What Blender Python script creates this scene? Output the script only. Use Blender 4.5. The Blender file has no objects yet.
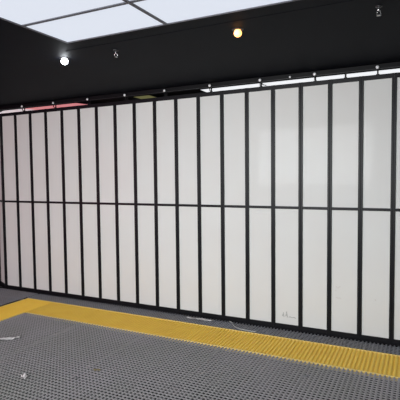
import bpy, bmesh, math, random
from mathutils import Vector, Matrix
random.seed(7)
scene = bpy.context.scene
C = scene.collection

# ------------------------------------------------------------------ camera
EYE = 1.5
cam_d = bpy.data.cameras.new('camera')
cam_d.sensor_fit = 'HORIZONTAL'
cam_d.sensor_width = 36.0
cam_d.lens = 36.0 * 446.4 / 400.0
cam_d.clip_start = 0.02
cam = bpy.data.objects.new('camera', cam_d)
C.objects.link(cam)
yaw, pitch, roll = 0.4622, -0.0526, -0.0104
fw = Vector((-math.sin(yaw) * math.cos(pitch), math.cos(yaw) * math.cos(pitch), math.sin(pitch)))
ri = Vector((math.cos(yaw), math.sin(yaw), 0))
up = ri.cross(fw)
r2 = ri * math.cos(roll) + up * math.sin(roll)
u2 = -ri * math.sin(roll) + up * math.cos(roll)
m = Matrix((r2, u2, -fw)).transposed().to_4x4()
m.translation = Vector((0, 0, EYE))
cam.matrix_world = m
scene.camera = cam

# ------------------------------------------------------------------ world and big lights
w = bpy.data.worlds.new('world')
scene.world = w
w.use_nodes = True
# the lit hall around: brightest a little above the horizon, dimmer and warmer below
wt = w.node_tree
tc = wt.nodes.new('ShaderNodeTexCoord')
sx = wt.nodes.new('ShaderNodeSeparateXYZ')
cr = wt.nodes.new('ShaderNodeValToRGB')
mr = wt.nodes.new('ShaderNodeMapRange')
mr.inputs['From Min'].default_value = -1
wt.links.new(tc.outputs['Generated'], sx.inputs[0])
wt.links.new(sx.outputs['Z'], mr.inputs['Value'])
wt.links.new(mr.outputs['Result'], cr.inputs['Fac'])
els = cr.color_ramp.elements
els[0].position = 0.30; els[0].color = (0.20, 0.165, 0.12, 1)
els[1].position = 0.47; els[1].color = (0.93, 0.98, 1.0, 1)
e = els.new(0.60); e.color = (0.93, 0.98, 1.0, 1)
e = els.new(0.72); e.color = (0.48, 0.51, 0.55, 1)
e = els.new(0.95); e.color = (0.34, 0.37, 0.42, 1)
wt.links.new(cr.outputs['Color'], wt.nodes['Background'].inputs['Color'])
wt.nodes['Background'].inputs['Strength'].default_value = 1.65


def area(name, loc, target, sx, sy, power, col):
    d = bpy.data.lights.new(name, 'AREA')
    d.shape = 'RECTANGLE'
    d.size, d.size_y, d.energy, d.color = sx, sy, power, col
    o = bpy.data.objects.new(name, d)
    C.objects.link(o)
    o.location = loc
    o.rotation_euler = (Vector(target) - Vector(loc)).to_track_quat('-Z', 'Y').to_euler()
    return o


area('front_fill', (-2.1, -1.2, 2.0), (-1.95, 4.2, 2.1), 2.4, 1.4, 101, (0.97, 0.99, 1.0)).data.spread = math.radians(125)  # fill light added behind the camera to brighten the middle of the screen
area('pink_fill', (-6.3, 0.4, 1.4), (-4.6, 4.2, 1.3), 1.2, 1.8, 27, (1.0, 0.26, 0.38))  # unseen fill added to tint the left-hand panels pink

scene.view_settings.view_transform = 'Standard'
scene.view_settings.look = 'None'
scene.view_settings.exposure = 0.0
scene.view_settings.gamma = 1.0
scene.view_settings.use_curve_mapping = False


# ------------------------------------------------------------------ materials
def mat(name, col, rough=0.5, metal=0.0, coat=0.0, emit=None, strength=0.0, noise=None, bump=0.0, bscale=40, spec=0.5):
    """noise = (scale, second colour, amount): broad soft wear, in object space"""
    mt = bpy.data.materials.new(name)
    mt.use_nodes = True
    nt = mt.node_tree
    b = nt.nodes['Principled BSDF']
    b.inputs['Base Color'].default_value = (*col, 1)
    b.inputs['Roughness'].default_value = rough
    b.inputs['Metallic'].default_value = metal
    b.inputs['Coat Weight'].default_value = coat
    b.inputs['Coat Roughness'].default_value = 0.06
    b.inputs['Specular IOR Level'].default_value = spec
    if emit:
        b.inputs['Emission Color'].default_value = (*emit, 1)
        b.inputs['Emission Strength'].default_value = strength
    geo = nt.nodes.new('ShaderNodeNewGeometry')
    if noise:
        n = nt.nodes.new('ShaderNodeTexNoise')
        n.inputs['Scale'].default_value = noise[0]
        n.inputs['Detail'].default_value = 4
        nt.links.new(geo.outputs['Position'], n.inputs['Vector'])
        rp = nt.nodes.new('ShaderNodeMapRange')
        rp.inputs['From Min'].default_value = 0.35
        rp.inputs['From Max'].default_value = 0.7
        rp.inputs['To Max'].default_value = noise[2]
        nt.links.new(n.outputs['Fac'], rp.inputs['Value'])
        mx = nt.nodes.new('ShaderNodeMix')
        mx.data_type = 'RGBA'
        mx.inputs['A'].default_value = (*col, 1)
        mx.inputs['B'].default_value = (*noise[1], 1)
        nt.links.new(rp.outputs['Result'], mx.inputs['Factor'])
        nt.links.new(mx.outputs['Result'], b.inputs['Base Color'])
    if bump:
        n2 = nt.nodes.new('ShaderNodeTexNoise')
        n2.inputs['Scale'].default_value = bscale
        nt.links.new(geo.outputs['Position'], n2.inputs['Vector'])
        bp = nt.nodes.new('ShaderNodeBump')
        bp.inputs['Strength'].default_value = bump
        bp.inputs['Distance'].default_value = 0.01
        nt.links.new(n2.outputs['Fac'], bp.inputs['Height'])
        nt.links.new(bp.outputs['Normal'], b.inputs['Normal'])
    return mt


M_CEIL = mat('black_painted_board', (0.0020, 0.0028, 0.0062), 0.65, noise=(1.3, (0.0034, 0.0044, 0.0086), 0.8), bump=0.05, bscale=6, spec=0.09)
M_TRACK = mat('black_track', (0.003, 0.003, 0.004), 0.5, spec=0.15)
M_SLAB = mat('dark_screed', (0.008, 0.008, 0.009), 0.9, noise=(3, (0.02, 0.02, 0.018), 1))
M_FRAME = mat('black_powder_coat', (0.005, 0.005, 0.0068), 0.4, spec=0.2)
M_PANE = mat('white_gloss_board', (0.675, 0.68, 0.665), 0.6, coat=0.08, spec=0.25, noise=(2.5, (0.66, 0.65, 0.63), 0.7), bump=0.015, bscale=9)
M_GREY = mat('grey_mat_vinyl', (0.345, 0.325, 0.34), 0.55, noise=(1.6, (0.285, 0.285, 0.27), 0.9), bump=0.15, bscale=120)
M_GREY2 = mat('slate_mat_vinyl', (0.21, 0.22, 0.25), 0.55, noise=(2.4, (0.22, 0.21, 0.21), 0.9), bump=0.15, bscale=120)
M_YEL = mat('yellow_mat_vinyl', (1.0, 0.69, 0.085), 0.5, noise=(6, (0.95, 0.62, 0.07), 0.8), bump=0.15, bscale=120)
M_YLIP = mat('yellow_lip_vinyl', (0.88, 0.64, 0.2), 0.5)
M_DIFF = mat('luminous_sheet', (0.10, 0.10, 0.10), 0.7, emit=(0.83, 0.885, 1.0), strength=0.82)
M_BAR = mat('grey_aluminium_bar', (0.10, 0.10, 0.12), 0.45, metal=0.3)
M_WHITEL = mat('cool_lamp_lens', (0.9, 0.9, 0.9), 0.4, emit=(0.9, 0.95, 1.0), strength=34)
M_WARML = mat('warm_lamp_lens', (0.9, 0.8, 0.6), 0.4, emit=(1.0, 0.40, 0.09), strength=3.4)
M_RING = mat('dark_lamp_ring', (0.02, 0.02, 0.022), 0.4)
M_CHROME = mat('chrome', (0.8, 0.8, 0.82), 0.16, metal=1.0)
M_STEEL = mat('pale_plated_steel', (0.80, 0.80, 0.82), 0.3, metal=0.15)
M_INT = mat('dark_interior_paint', (0.02, 0.02, 0.023), 0.8)
M_STRIPW = mat('white_tube_light', (0.9, 0.9, 0.9), 0.5, emit=(0.95, 0.97, 1.0), strength=0.95)
M_STRIPP = mat('pink_tube_light', (0.9, 0.5, 0.5), 0.5, emit=(1.0, 0.33, 0.36), strength=0.62)
M_STRIPG = mat('pale_tube_light', (0.8, 0.7, 0.72), 0.5, emit=(0.85, 0.72, 0.76), strength=0.7)
M_OLIVE = mat('olive_tube_light', (0.4, 0.4, 0.2), 0.5, emit=(0.42, 0.40, 0.17), strength=0.28)
M_FILM = mat('milky_plastic_film', (0.60, 0.58, 0.58), 0.25, bump=0.3, bscale=200)
M_PAPER = mat('crumpled_white_paper', (0.85, 0.80, 0.80), 0.7)
M_LEAF = mat('dry_olive_leaf', (0.24, 0.20, 0.10), 0.7)
M_CABLE = mat('pale_grey_cable', (0.42, 0.43, 0.42), 0.4)
M_INK = mat('grey_pencil_marks', (0.16, 0.16, 0.15), 0.7)
M_SMUDGE = mat('faint_smudge', (0.60, 0.57, 0.54), 0.7)


# ------------------------------------------------------------------ helpers
def link(name, bm, mt, parent=None, smooth=False, bevel=0):
    me = bpy.data.meshes.new(name)
    if bevel:
        bmesh.ops.bevel(bm, geom=bm.edges[:], offset=bevel, segments=2, affect='EDGES', profile=0.7)
    bm.normal_update()
    bm.to_mesh(me)
    bm.free()
    if smooth:
        for p in me.polygons:
            p.use_smooth = True
    me.materials.append(mt)
    o = bpy.data.objects.new(name, me)
    C.objects.link(o)
    o.parent = parent
    return o


def box(bm, x0, x1, y0, y1, z0, z1):
    vs = [bm.verts.new(p) for p in ((x0, y0, z0), (x1, y0, z0), (x1, y1, z0), (x0, y1, z0),
                                    (x0, y0, z1), (x1, y0, z1), (x1, y1, z1), (x0, y1, z1))]
    for f in ((3, 2, 1, 0), (4, 5, 6, 7), (0, 1, 5, 4), (1, 2, 6, 5), (2, 3, 7, 6), (3, 0, 4, 7)):
        bm.faces.new([vs[i] for i in f])


def lathe(bm, prof, seg=24, mtx=None):
    """prof = [(r, z)...] revolved about z"""
    rings = []
    for r, z in prof:
        if r < 1e-6:
            rings.append([bm.verts.new((0, 0, z))])
        else:
            rings.append([bm.verts.new((r * math.cos(2 * math.pi * k / seg), r * math.sin(2 * math.pi * k / seg), z)) for k in range(seg)])
    for a, b in zip(rings, rings[1:]):
        for k in range(seg):
            k2 = (k + 1) % seg
            q = [a[k % len(a)], a[k2 % len(a)], b[k2 % len(b)], b[k % len(b)]]
            q = list(dict.fromkeys(q))
            if len(q) > 2:
                bm.faces.new(q)
    bmesh.ops.recalc_face_normals(bm, faces=bm.faces[:])
    if mtx:
        bmesh.ops.transform(bm, matrix=mtx, verts=bm.verts[:])


def tube(bm, pts, r, seg=8):
    pts = [Vector(p) for p in pts]
    rings = []
    for i, p in enumerate(pts):
        t = (pts[min(i + 1, len(pts) - 1)] - pts[max(i - 1, 0)]).normalized()
        a = t.cross(Vector((0.13, 0.21, 0.97))).normalized()
        b = t.cross(a)
        rings.append([bm.verts.new(p + (a * math.cos(2 * math.pi * k / seg) + b * math.sin(2 * math.pi * k / seg)) * r) for k in range(seg)])
    for A, B in zip(rings, rings[1:]):
        for k in range(seg):
            bm.faces.new([A[k], A[(k + 1) % seg], B[(k + 1) % seg], B[k]])
    bm.faces.new(rings[0][::-1])
    bm.faces.new(rings[-1])
    bmesh.ops.recalc_face_normals(bm, faces=bm.faces[:])


def thing(name, label, cat, loc=(0, 0, 0), rz=0.0, group=None):
    o = bpy.data.objects.new(name, None)
    o.empty_display_size = 0.1
    C.objects.link(o)
    o.location = loc
    o.rotation_euler = (0, 0, rz)
    tag(o, label, cat, group)
    return o


def tag(o, label, cat, group=None):
    o['label'] = label
    o['category'] = cat
    if group:
        o['group'] = group
    return o


def struct(name, bm, mt):
    o = link(name, bm, mt)
    o['kind'] = 'structure'
    return o


# ------------------------------------------------------------------ measures
WY = 4.224          # plane of the folding screen
X0, STEP = -5.064, 0.2688
ZT, ZGT, ZM, ZGB = 2.369, 2.327, 1.192, 0.050
H = 2.455           # black ceiling
NP = 26             # panels on the straight run
XR = 4.6
FZ = -0.030          # slab under the mats; the mats' tops are at z = 0

# ------------------------------------------------------------------ structure
bm = bmesh.new(); box(bm, -10, XR, -3.5, 9.0, -0.15, FZ); struct('floor', bm, M_SLAB)
# ceiling on the public side, with a step groove near the luminous panels, cut out over them
LX0, LY1 = -2.262, 2.462
CW, CD = 0.8155, 0.4035
LX1 = LX0 + 6 * CW
LY0 = LY1 - 3 * CD
bm = bmesh.new()
box(bm, -10, LX0 - 0.012, -0.6, 4.32, H, H + 0.12)
box(bm, LX0 - 0.012, XR, LY1 + 0.012, 4.32, H, H + 0.12)
box(bm, LX1 + 0.012, XR, -0.6, LY1 + 0.012, H, H + 0.12)
box(bm, LX0 - 0.012, LX1 + 0.012, -0.6, LY0 - 0.012, H, H + 0.12)
struct('ceiling', bm, M_CEIL)
# fine shadow bead that runs round the luminous field
bm = bmesh.new()
box(bm, LX0 - 0.16, XR, LY1 + 0.150, LY1 + 0.157, H - 0.002, H + 0.001)
struct('trim_1', bm, M_CEIL)
bm = bmesh.new()
box(bm, -10, XR, 4.30, 9.0, 2.75, 2.83)
box(bm, -10, XR, 4.30, 4.34, H, 2.75)
struct('ceiling_shop', bm, M_INT)
bm = bmesh.new(); box(bm, -10, XR, 8.9, 9.0, FZ, 2.75); struct('wall_back', bm, M_INT)
bm = bmesh.new(); box(bm, XR, XR + 0.1, 4.0, 9.0, 0, 2.83); struct('wall_right', bm, M_INT)

RET = math.radians(154)      # heading of the short return that turns back at the left end
rd = Vector((math.cos(RET), math.sin(RET), 0))
corner = Vector((X0, WY, 0))
NR = 7
end = corner + rd * (NR * STEP)
bm = bmesh.new(); box(bm, -10, end.x + 0.02, end.y - 0.04, end.y + 0.06, FZ, 2.75); struct('wall_left', bm, M_CEIL)

bm = bmesh.new(); box(bm, X0 - 0.02, XR, WY - 0.020, WY + 0.020, FZ, 0.005); struct('trim_2', bm, M_FRAME)
bm = bmesh.new(); box(bm, 0.02, NR * STEP, -0.020, 0.020, FZ, 0.005)
o = struct('trim_3', bm, M_FRAME); o.location = corner; o.rotation_euler = (0, 0, RET)

bm = bmesh.new(); box(bm, -6.75, -6.60, -2.0, end.y - 0.05, FZ, H); struct('light_block_left', bm, M_CEIL)  # added out of view to keep ambient light off the left panels
bm = bmesh.new(); box(bm, 3.2, 3.35, -0.6, WY - 0.05, FZ, H); struct('light_block_right', bm, M_CEIL)  # unseen black block, added to dim the right end of the screen

# ------------------------------------------------------------------ overhead track
tr = thing('sliding_track', 'long black overhead track fixed under the black ceiling, carrying the white folding screen', 'track', (0, WY, H))
bm = bmesh.new()
box(bm, X0 - 0.02, XR, -0.030, -0.012, -0.045, -0.001)
box(bm, X0 - 0.02, XR, 0.012, 0.030, -0.045, -0.001)
box(bm, X0 - 0.02, XR, -0.012, 0.012, -0.010, -0.001)
link('rail', bm, M_TRACK, tr)
bm = bmesh.new()
box(bm, X0 - 0.02, XR, -0.0335, -0.0302, -0.0445, -0.040)
link('edge_bead', bm, M_RING, tr)
tr2 = thing('sliding_track', 'short black track over the angled end of the folding screen, far left', 'track', (X0, WY, H), RET)
bm = bmesh.new()
box(bm, 0.03, NR * STEP, -0.030, 0.030, -0.045, -0.001)
link('rail', bm, M_TRACK, tr2)

# ------------------------------------------------------------------ folding panels
G = 0.0008
HALF = STEP / 2 - G
SW = 0.0195


def make_panel():
    t = thing('folding_panel', '', 'folding panel')
    for s in (-1, 1):
        bm = bmesh.new()
        a, b = sorted((s * HALF, s * (HALF - SW)))
        box(bm, a, b, -0.018, 0.018, 0.006, ZT)
        link('stile', bm, M_FRAME, t, bevel=0.002)
    xi = HALF - SW + 0.001
    bm = bmesh.new(); box(bm, -xi, xi, -0.017, 0.017, ZGT, ZT - 0.001); link('top_rail', bm, M_FRAME, t, bevel=0.0015)
    bm = bmesh.new(); box(bm, -xi, xi, -0.017, 0.017, 0.007, ZGB); link('bottom_rail', bm, M_FRAME, t, bevel=0.0015)
    bm = bmesh.new(); box(bm, -xi, xi, -0.016, 0.016, ZM - 0.013, ZM + 0.013); link('middle_rail', bm, M_FRAME, t, bevel=0.0015)
    bm = bmesh.new(); box(bm, -xi, xi, -0.008, 0.006, ZM + 0.012, ZGT + 0.002); link('upper_pane', bm, M_PANE, t)
    bm = bmesh.new(); box(bm, -xi, xi, -0.008, 0.006, ZGB - 0.002, ZM - 0.012); link('lower_pane', bm, M_PANE, t)
    return t


def copy_tree(o, parent=None):
    c = o.copy()
    C.objects.link(c)
    c.parent = parent
    for ch in list(o.children):
        copy_tree(ch, c)
    return c


def make_hanger(t, dark=False):
    """roller bolt: forked stem through the gap and a round plated head in front of the track"""
    bm = bmesh.new()
    box(bm, -0.006, 0.006, -0.004, 0.004, ZT - 0.002, H - 0.048)
    box(bm, -0.014, 0.014, -0.016, 0.016, ZT - 0.001, ZT + 0.004)
    box(bm, -0.0035, 0.0035, -0.044, -0.036, ZT + 0.004, H - 0.035)
    box(bm, -0.0035, 0.0035, -0.044, 0.0, ZT + 0.004, ZT + 0.009)
    hg = link('hanger', bm, M_FRAME, t)
    if not dark:
        bm = bmesh.new()
        lathe(bm, [(0, -0.010), (0.008, -0.009), (0.013, -0.005), (0.0145, 0), (0.013, 0.004), (0.008, 0.0065), (0, 0.007)], 20,
              Matrix.Translation((0, -0.046, H - 0.030)) @ Matrix.Rotation(math.pi / 2, 4, 'X'))
        link('roller', bm, M_STEEL, hg, smooth=True)
    return hg


ORD = ['first', 'second', 'third', 'fourth', 'fifth', 'sixth', 'seventh', 'eighth', 'ninth', 'tenth', 'eleventh', 'twelfth',
       'thirteenth', 'fourteenth', 'fifteenth', 'sixteenth', 'seventeenth', 'eighteenth', 'nineteenth', 'twentieth',
       'twenty-first', 'twenty-second', 'twenty-third', 'twenty-fourth', 'twenty-fifth', 'twenty-sixth']
EXTRA = {0: 'pinkish narrow panel beside the corner post', 2: 'panel below the pink streak in the gap',
         8: 'panel below the dim olive light', 11: 'panel with the bright lamp reflection near its top',
         14: 'panel with small pencil marks near its foot',
         16: 'panel with faint smudges low on its left side', 17: 'panel with one small dark speck low down'}
proto = make_panel()
panels = {}
for n in range(NP):
    p = proto if n == 0 else copy_tree(proto)
    p.location = (X0 + (n + 0.5) * STEP, WY, 0)
    p['group'] = 'panels of the white folding screen'
    base = 'black-framed white ' + EXTRA.get(n, 'folding panel')
    p['label'] = base + ', ' + ORD[n] + ' from the left corner'
    panels[n] = p
for k in range(NR):
    p = copy_tree(proto)
    c = corner + rd * ((k + 0.62) * STEP)
    p.location = c
    p.rotation_euler = (0, 0, RET + math.pi)
    p['group'] = 'panels of the angled screen end'
    p['label'] = 'black-framed white panel on the angled screen end, ' + ORD[k] + ' beyond the left corner post'
first_h = None
for n in range(1, NP, 2):
    if first_h is None:
        first_h = make_hanger(panels[n])
    else:
        copy_tree(first_h, panels[n])
    for ch in panels[n].children:
        if ch.name.startswith('hanger'):
            ch.location.x = 0.030 if n < 8 else (0.014 if n < 14 else 0.0)
dk = make_hanger(panels[16], dark=True)

# pencil marks and smudges on panes
def marks(parent, strokes, mt, name, r):
    bm = bmesh.new()
    for s in strokes:
        sub = bmesh.new()
        tube(sub, [(x, -0.0084, z) for x, z in s], r, 6)
        me = bpy.data.meshes.new('tmp'); sub.to_mesh(me); sub.free()
        bm.from_mesh(me); bpy.data.meshes.remove(me)
    return link(name, bm, mt, parent)


def kid(p, name):
    return [c for c in p.children if c.name.split('.')[0] == name][0]


mk = marks(kid(panels[14], 'lower_pane'), [
    [(-0.045, 0.125), (-0.032, 0.165), (-0.028, 0.118)], [(-0.043, 0.136), (-0.029, 0.136)],
    [(-0.012, 0.128), (-0.002, 0.175), (0.006, 0.118)], [(-0.010, 0.140), (0.004, 0.138)],
    [(0.018, 0.122), (0.035, 0.127), (0.052, 0.120), (0.070, 0.126), (0.088, 0.119)]], M_INK, 'pencil_mark', 0.0021)
mk['label'] = 'small grey pencil writing near the foot of the pane'
mk = marks(kid(panels[16], 'lower_pane'), [
    [(-0.075, 0.47), (-0.055, 0.455), (-0.035, 0.475)], [(-0.075, 0.37), (-0.055, 0.362), (-0.04, 0.366), (-0.028, 0.36)],
    [(-0.08, 0.435), (-0.07, 0.43)]], M_SMUDGE, 'smudge', 0.003)
mk = marks(kid(panels[17], 'lower_pane'), [[(-0.006, 0.385), (0.0, 0.378), (0.004, 0.384)]], M_SMUDGE, 'speck', 0.0045)

# corner post between the straight run and the angled end
bm = bmesh.new()
lathe(bm, [(0, 0.004), (0.010, 0.004), (0.010, ZT), (0, ZT)], 12)
cp = link('corner_post', bm, M_FRAME)
cp.location = (X0 - 0.012, WY - 0.006, 0)
tag(cp, 'slim black corner post where the white screen turns at the far left', 'post')

# cable tie hanging off a top rail in the bright strip
bm = bmesh.new()
zt = ZT + 0.003
tube(bm, [(0, -0.022, zt + 0.032), (0.012, -0.024, zt + 0.022), (0.026, -0.022, zt + 0.010), (0.046, -0.020, zt + 0.004), (0.056, -0.017, zt + 0.002)], 0.0045)
o = link('wire_tie', bm, M_RING, smooth=True)
o.location = (X0 + 13.56 * STEP, WY, 0)
tag(o, 'thin dark wire tie slanting off the black top rail against the white light strip', 'wire')
bm = bmesh.new()
lathe(bm, [(0, -0.005), (0.008, -0.004), (0.010, 0), (0.008, 0.005), (0, 0.006)], 16,
      Matrix.Rotation(math.pi / 2, 4, 'X'))
o = link('track_bolt', bm, M_STEEL, smooth=True)
o.location = (X0 + 14.64 * STEP, WY - 0.037, H - 0.030)
tag(o, 'small grey bolt head on the black track, between two roller hangers', 'bolt')


# ------------------------------------------------------------------ mats
RP, CP = 0.0330, 0.0350     # pitch of ribs and of cross strips


def rib_profile(wd, z0, z1):
    return [(-wd / 2, z0), (-wd / 2, z1 - 0.003), (-wd * 0.30, z1), (wd * 0.30, z1), (wd / 2, z1 - 0.003), (wd / 2, z0)]


def ribs(bm, along, a0, a1, c0, c1, pitch, wd, z0, z1, phase=0.0):
    """parallel strips: along='y' runs from a0 to a1 in y, repeated over x in c0..c1"""
    n0 = math.ceil((c0 + wd / 2 - phase) / pitch)
    n1 = math.floor((c1 - wd / 2 - phase) / pitch)
    pr = rib_profile(wd, z0, z1)
    for n in range(n0, n1 + 1):
        c = phase + n * pitch
        A, B = [], []
        for o, z in pr:
            if along == 'y':
                A.append(bm.verts.new((c + o, a0, z))); B.append(bm.verts.new((c + o, a1, z)))
            else:
                A.append(bm.verts.new((a0, c + o, z))); B.append(bm.verts.new((a1, c + o, z)))
        for i in range(len(pr) - 1):
            bm.faces.new([A[i], A[i + 1], B[i + 1], B[i]])
        bm.faces.new(A[::-1]); bm.faces.new(B)


def mat_obj(name, label, rects, mt, along='y', rw=0.0145, cw=0.0105, lip=None, top=0.030, drop=0.002, group=None, rt=0.006):
    t = thing(name, label, 'mat', (0, 0, FZ), 0, group)
    bm = bmesh.new()
    for x0, x1, y0, y1 in rects:
        if along == 'y':
            ribs(bm, 'y', y0, y1, x0, x1, RP, rw, top - rt, top)
            ribs(bm, 'x', x0, x1, y0, y1, CP, cw, top - rt, top - drop)
            ribs(bm, 'y', y0, y1, x0, x1, RP * 24, rw * 0.3, 0.001, top - rt + 0.001)
        else:
            ribs(bm, 'x', x0, x1, y0, y1, RP, rw, top - rt, top)
            ribs(bm, 'y', y0, y1, x0, x1, CP, cw, top - rt, top - drop)
            ribs(bm, 'x', x0, x1, y0, y1, RP * 24, rw * 0.3, 0.001, top - rt + 0.001)
    bmesh.ops.recalc_face_normals(bm, faces=bm.faces[:])
    o = link('ribbed_grid', bm, mt, t)
    if lip:
        for x0, x1, y0, y1 in lip:
            bm = bmesh.new(); box(bm, x0, x1, y0, y1, 0.001, top + 0.001)
            link('border_lip', bm, M_YLIP if mt == M_YEL else mt, t, bevel=0.003)
    return t


YI, YO = 3.535, 3.985
XI, XO = -3.965, -4.410
MR, MF = 3.18, -0.5
LB = 0.014
mat_obj('floor_mat', 'large grey perforated rubber mat filling the floor inside the yellow border', [(XI + .001, MR, MF, YI - .001)], M_GREY)
mat_obj('floor_mat', 'narrow grey ribbed mat between the yellow border and the folding screen', [(XO - 0.05, MR, YO + .001, WY - 0.022)], M_GREY2)
mat_obj('floor_mat', 'smooth-looking grey mat outside the short yellow strip, at far left',
        [(-6.59, XO - 0.051, MF, WY - 0.022)] +
        [(-6.59 + 0.15 * k, -6.59 + 0.15 * (k + 1), WY - 0.020, WY - 0.03 + (X0 - (-6.59 + 0.15 * (k + 1))) * 0.487) for k in range(9)], M_GREY2, along='x')
mat_obj('floor_mat_edging', 'long yellow ribbed mat strip running parallel to the folding screen',
        [(XI - LB + 0.001, MR, YI + LB, YO - LB)], M_YEL, rw=0.0185, cw=0.031, drop=0.009, rt=0.013,
        lip=[(XI + LB, MR, YI, YI + LB), (XO + LB, MR, YO - LB, YO)])
mat_obj('floor_mat_edging', 'short yellow ribbed mat strip turning towards the viewer at the left',
        [(XO + LB, XI - LB, MF, YO - LB)], M_YEL, along='x', rw=0.0185, cw=0.031, drop=0.009, rt=0.013,
        lip=[(XO, XO + LB, MF, YO), (XI - LB, XI, MF, YI)])

# ------------------------------------------------------------------ luminous ceiling panels
def lum_panel():
    t = thing('ceiling_light_panel', '', 'ceiling light')
    bm = bmesh.new()
    box(bm, 0.011, CW - 0.011, 0.011, CD - 0.011, 0.0, 0.02)
    link('diffuser', bm, M_DIFF, t)
    bm = bmesh.new()
    e = 0.0005
    box(bm, e, CW - e, e, 0.011, -0.006, 0.03)
    box(bm, e, CW - e, CD - 0.011, CD - e, -0.006, 0.03)
    box(bm, e, 0.011, 0.011, CD - 0.011, -0.006, 0.03)
    box(bm, CW - 0.011, CW - e, 0.011, CD - 0.011, -0.006, 0.03)
    link('frame', bm, M_BAR, t)
    return t


pl = None
for r in range(3):
    for c in range(6):
        if pl is None:
            p = pl = lum_panel()
        else:
            p = copy_tree(pl)
        p.location = (LX0 + c * CW, LY1 - (r + 1) * CD, H)
        p['group'] = 'square-edged luminous ceiling panels'
        row = ['row nearest the folding screen', 'second row from the folding screen', 'third row from the folding screen'][r]
        p['label'] = 'luminous white ceiling panel, ' + ORD[c] + ' from the left in the ' + row

# ------------------------------------------------------------------ lamps and sprinklers
def downlight(x, y, lens, label):
    t = thing('downlight', label, 'ceiling lamp', (x, y, H))
    bm = bmesh.new()
    lathe(bm, [(0.014, -0.001), (0.018, -0.006), (0.034, -0.006), (0.038, -0.003), (0.039, 0.001)], 32)
    link('trim_ring', bm, M_RING, t, smooth=True)
    bm = bmesh.new()
    lathe(bm, [(0, -0.050), (0.011, -0.048), (0.019, -0.043), (0.0245, -0.035), (0.026, -0.026), (0.0245, -0.017), (0.019, -0.009), (0.012, 0.0)], 32)
    link('bulb', bm, lens, t, smooth=True)
    return t


downlight(-2.575, 2.765, M_WHITEL, 'glowing white round downlight in the black ceiling near the corner of the light panels')
downlight(-1.09, 2.765, M_WARML, 'glowing orange round downlight in the middle of the black ceiling')


def sprinkler(x, y, label):
    t = thing('sprinkler', label, 'sprinkler', (x, y, H), 0.5)
    bm = bmesh.new(); lathe(bm, [(0.020, 0.001), (0.020, -0.003), (0.009, -0.009), (0.0, -0.009)], 24); link('cover_plate', bm, M_RING, t, smooth=True)
    bm = bmesh.new(); lathe(bm, [(0.006, -0.008), (0.006, -0.018), (0.009, -0.019), (0.009, -0.026), (0.0, -0.027)], 12); link('body', bm, M_CHROME, t, smooth=True)
    bm = bmesh.new()
    tube(bm, [(0.007, 0, -0.025), (0.012, 0, -0.034), (0.010, 0, -0.043), (0.0, 0, -0.051)], 0.0022)
    tube(bm, [(-0.007, 0, -0.025), (-0.012, 0, -0.034), (-0.010, 0, -0.043), (0.0, 0, -0.051)], 0.0022)
    link('yoke', bm, M_CHROME, t, smooth=True)
    bm = bmesh.new(); lathe(bm, [(0, -0.051), (0.013, -0.051), (0.013, -0.053), (0, -0.055)], 16); link('deflector', bm, M_CHROME, t, smooth=True)
    return t


sprinkler(-2.075, 2.775, 'tiny chrome sprinkler head hanging from the black ceiling, between the two glowing lamps')
sprinkler(-0.235, 2.775, 'tiny chrome sprinkler head hanging from the black ceiling at the upper right')

# ------------------------------------------------------------------ lights behind the screen, seen through the gap
def strip(x0, x1, y0, y1, z, mt, label, skew=0.0):
    t = thing('strip_light', label, 'strip light', ((x0 + x1) / 2, (y0 + y1) / 2, z))
    hx, hy = (x1 - x0) / 2, (y1 - y0) / 2
    bm = bmesh.new()
    box(bm, -hx, hx, -hy, hy, 0, 0.012)
    for v in bm.verts:
        v.co.x += skew * v.co.y
    link('lit_cover', bm, mt, t)
    bm = bmesh.new()
    box(bm, -hx - 0.02, hx + 0.02, -hy - 0.02, hy + 0.02, 0.012, 0.06)
    for v in bm.verts:
        v.co.x += skew * v.co.y
    link('housing', bm, M_INT, t)


ZS = 2.69
strip(-2.75, 4.2, 5.2, 6.6, ZS, M_STRIPW, 'long white strip light behind the screen, showing above its top rail at right')
strip(-6.05, -4.95, 5.2, 6.4, ZS, M_STRIPP, 'pink strip light behind the screen, showing in the gap at the left', 0.35)
strip(-8.6, -6.12, 5.2, 6.4, ZS, M_STRIPG, 'pale strip light behind the screen, in the gap at the far left edge', 0.35)
strip(-3.86, -3.62, 5.2, 6.2, ZS, M_OLIVE, 'short dim olive light behind the screen, above the ninth panel')


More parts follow.
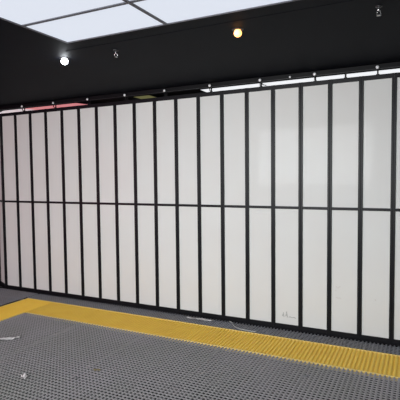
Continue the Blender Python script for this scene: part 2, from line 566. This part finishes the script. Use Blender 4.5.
# ------------------------------------------------------------------ litter on the mats
def scrap(name, label, cat, x, y, lx, ly, hz, mt, rz, seed, z=0.0004):
    rnd = random.Random(seed)
    bm = bmesh.new()
    bmesh.ops.create_grid(bm, x_segments=12, y_segments=6, size=0.5)
    for v in bm.verts:
        u, q = v.co.x, v.co.y
        rr = 1 - 0.25 * abs(math.sin(7 * u + seed))
        v.co.x = u * lx
        v.co.y = (q * ly * rr + 0.25 * ly * math.sin(3.2 * u + seed)) * (1 - 1.1 * u * u)
        v.co.z = hz * (0.45 + 0.4 * math.sin(9 * u + 6 * q + seed) + rnd.uniform(-.25, .25)) + 0.001
        v.co.z = max(v.co.z, 0.0005)
    ret = bmesh.ops.solidify(bm, geom=bm.faces[:], thickness=0.0006)
    o = link(name, bm, mt, smooth=True)
    o.location = (x, y, z)
    o.rotation_euler = (0, 0, rz)
    return tag(o, label, cat)


scrap('plastic_film', 'curled strip of milky plastic film on the grey mat near the left edge', 'litter', -3.43, 2.85, 0.20, 0.05, 0.022, M_FILM, 0.75, 1)
scrap('crumpled_paper', 'small crumpled white paper scrap near the bottom left of the grey mat', 'litter', -2.665, 2.345, 0.065, 0.045, 0.020, M_PAPER, -0.2, 2)
scrap('paper_fleck', 'faint pale fleck on the grey mat, left of the dry leaf', 'litter', -2.305, 2.51, 0.040, 0.030, 0.006, M_GREY2, 0.3, 3)
scrap('dry_leaf', 'small dry olive leaf scrap on the grey mat at lower left', 'litter', -2.253, 2.688, 0.055, 0.032, 0.008, M_LEAF, 0.5, 4)
scrap('paper_fleck', 'pale fleck on the grey mat below the long yellow strip, at right', 'litter', -0.76, 3.27, 0.05, 0.03, 0.004, M_GREY2, 0.4, 6)
scrap('plastic_film', 'flat strip of clear film on the narrow mat at the foot of the screen', 'litter', -2.08, 4.135, 0.30, 0.05, 0.010, M_FILM, 0.02, 5)

bm = bmesh.new()
P = [(-1.76, 4.185), (-1.72, 4.16), (-1.69, 4.11), (-1.65, 4.06), (-1.58, 4.02), (-1.48, 4.005), (-1.40, 4.01)]
pts = []
for i in range(len(P) - 1):
    a = P[max(i - 1, 0)]; b = P[i]; c = P[i + 1]; d = P[min(i + 2, len(P) - 1)]
    for k in range(5):
        s = k / 5
        pts.append(tuple(0.5 * (2 * b[j] + (c[j] - a[j]) * s + (2 * a[j] - 5 * b[j] + 4 * c[j] - d[j]) * s * s + (3 * b[j] - a[j] - 3 * c[j] + d[j]) * s ** 3) for j in (0, 1)) + (0.0050,))
tube(bm, pts, 0.0042)
o = link('loose_cable', bm, M_CABLE, smooth=True)
tag(o, 'thin pale cable curling out from under the screen onto the narrow grey mat', 'cable')
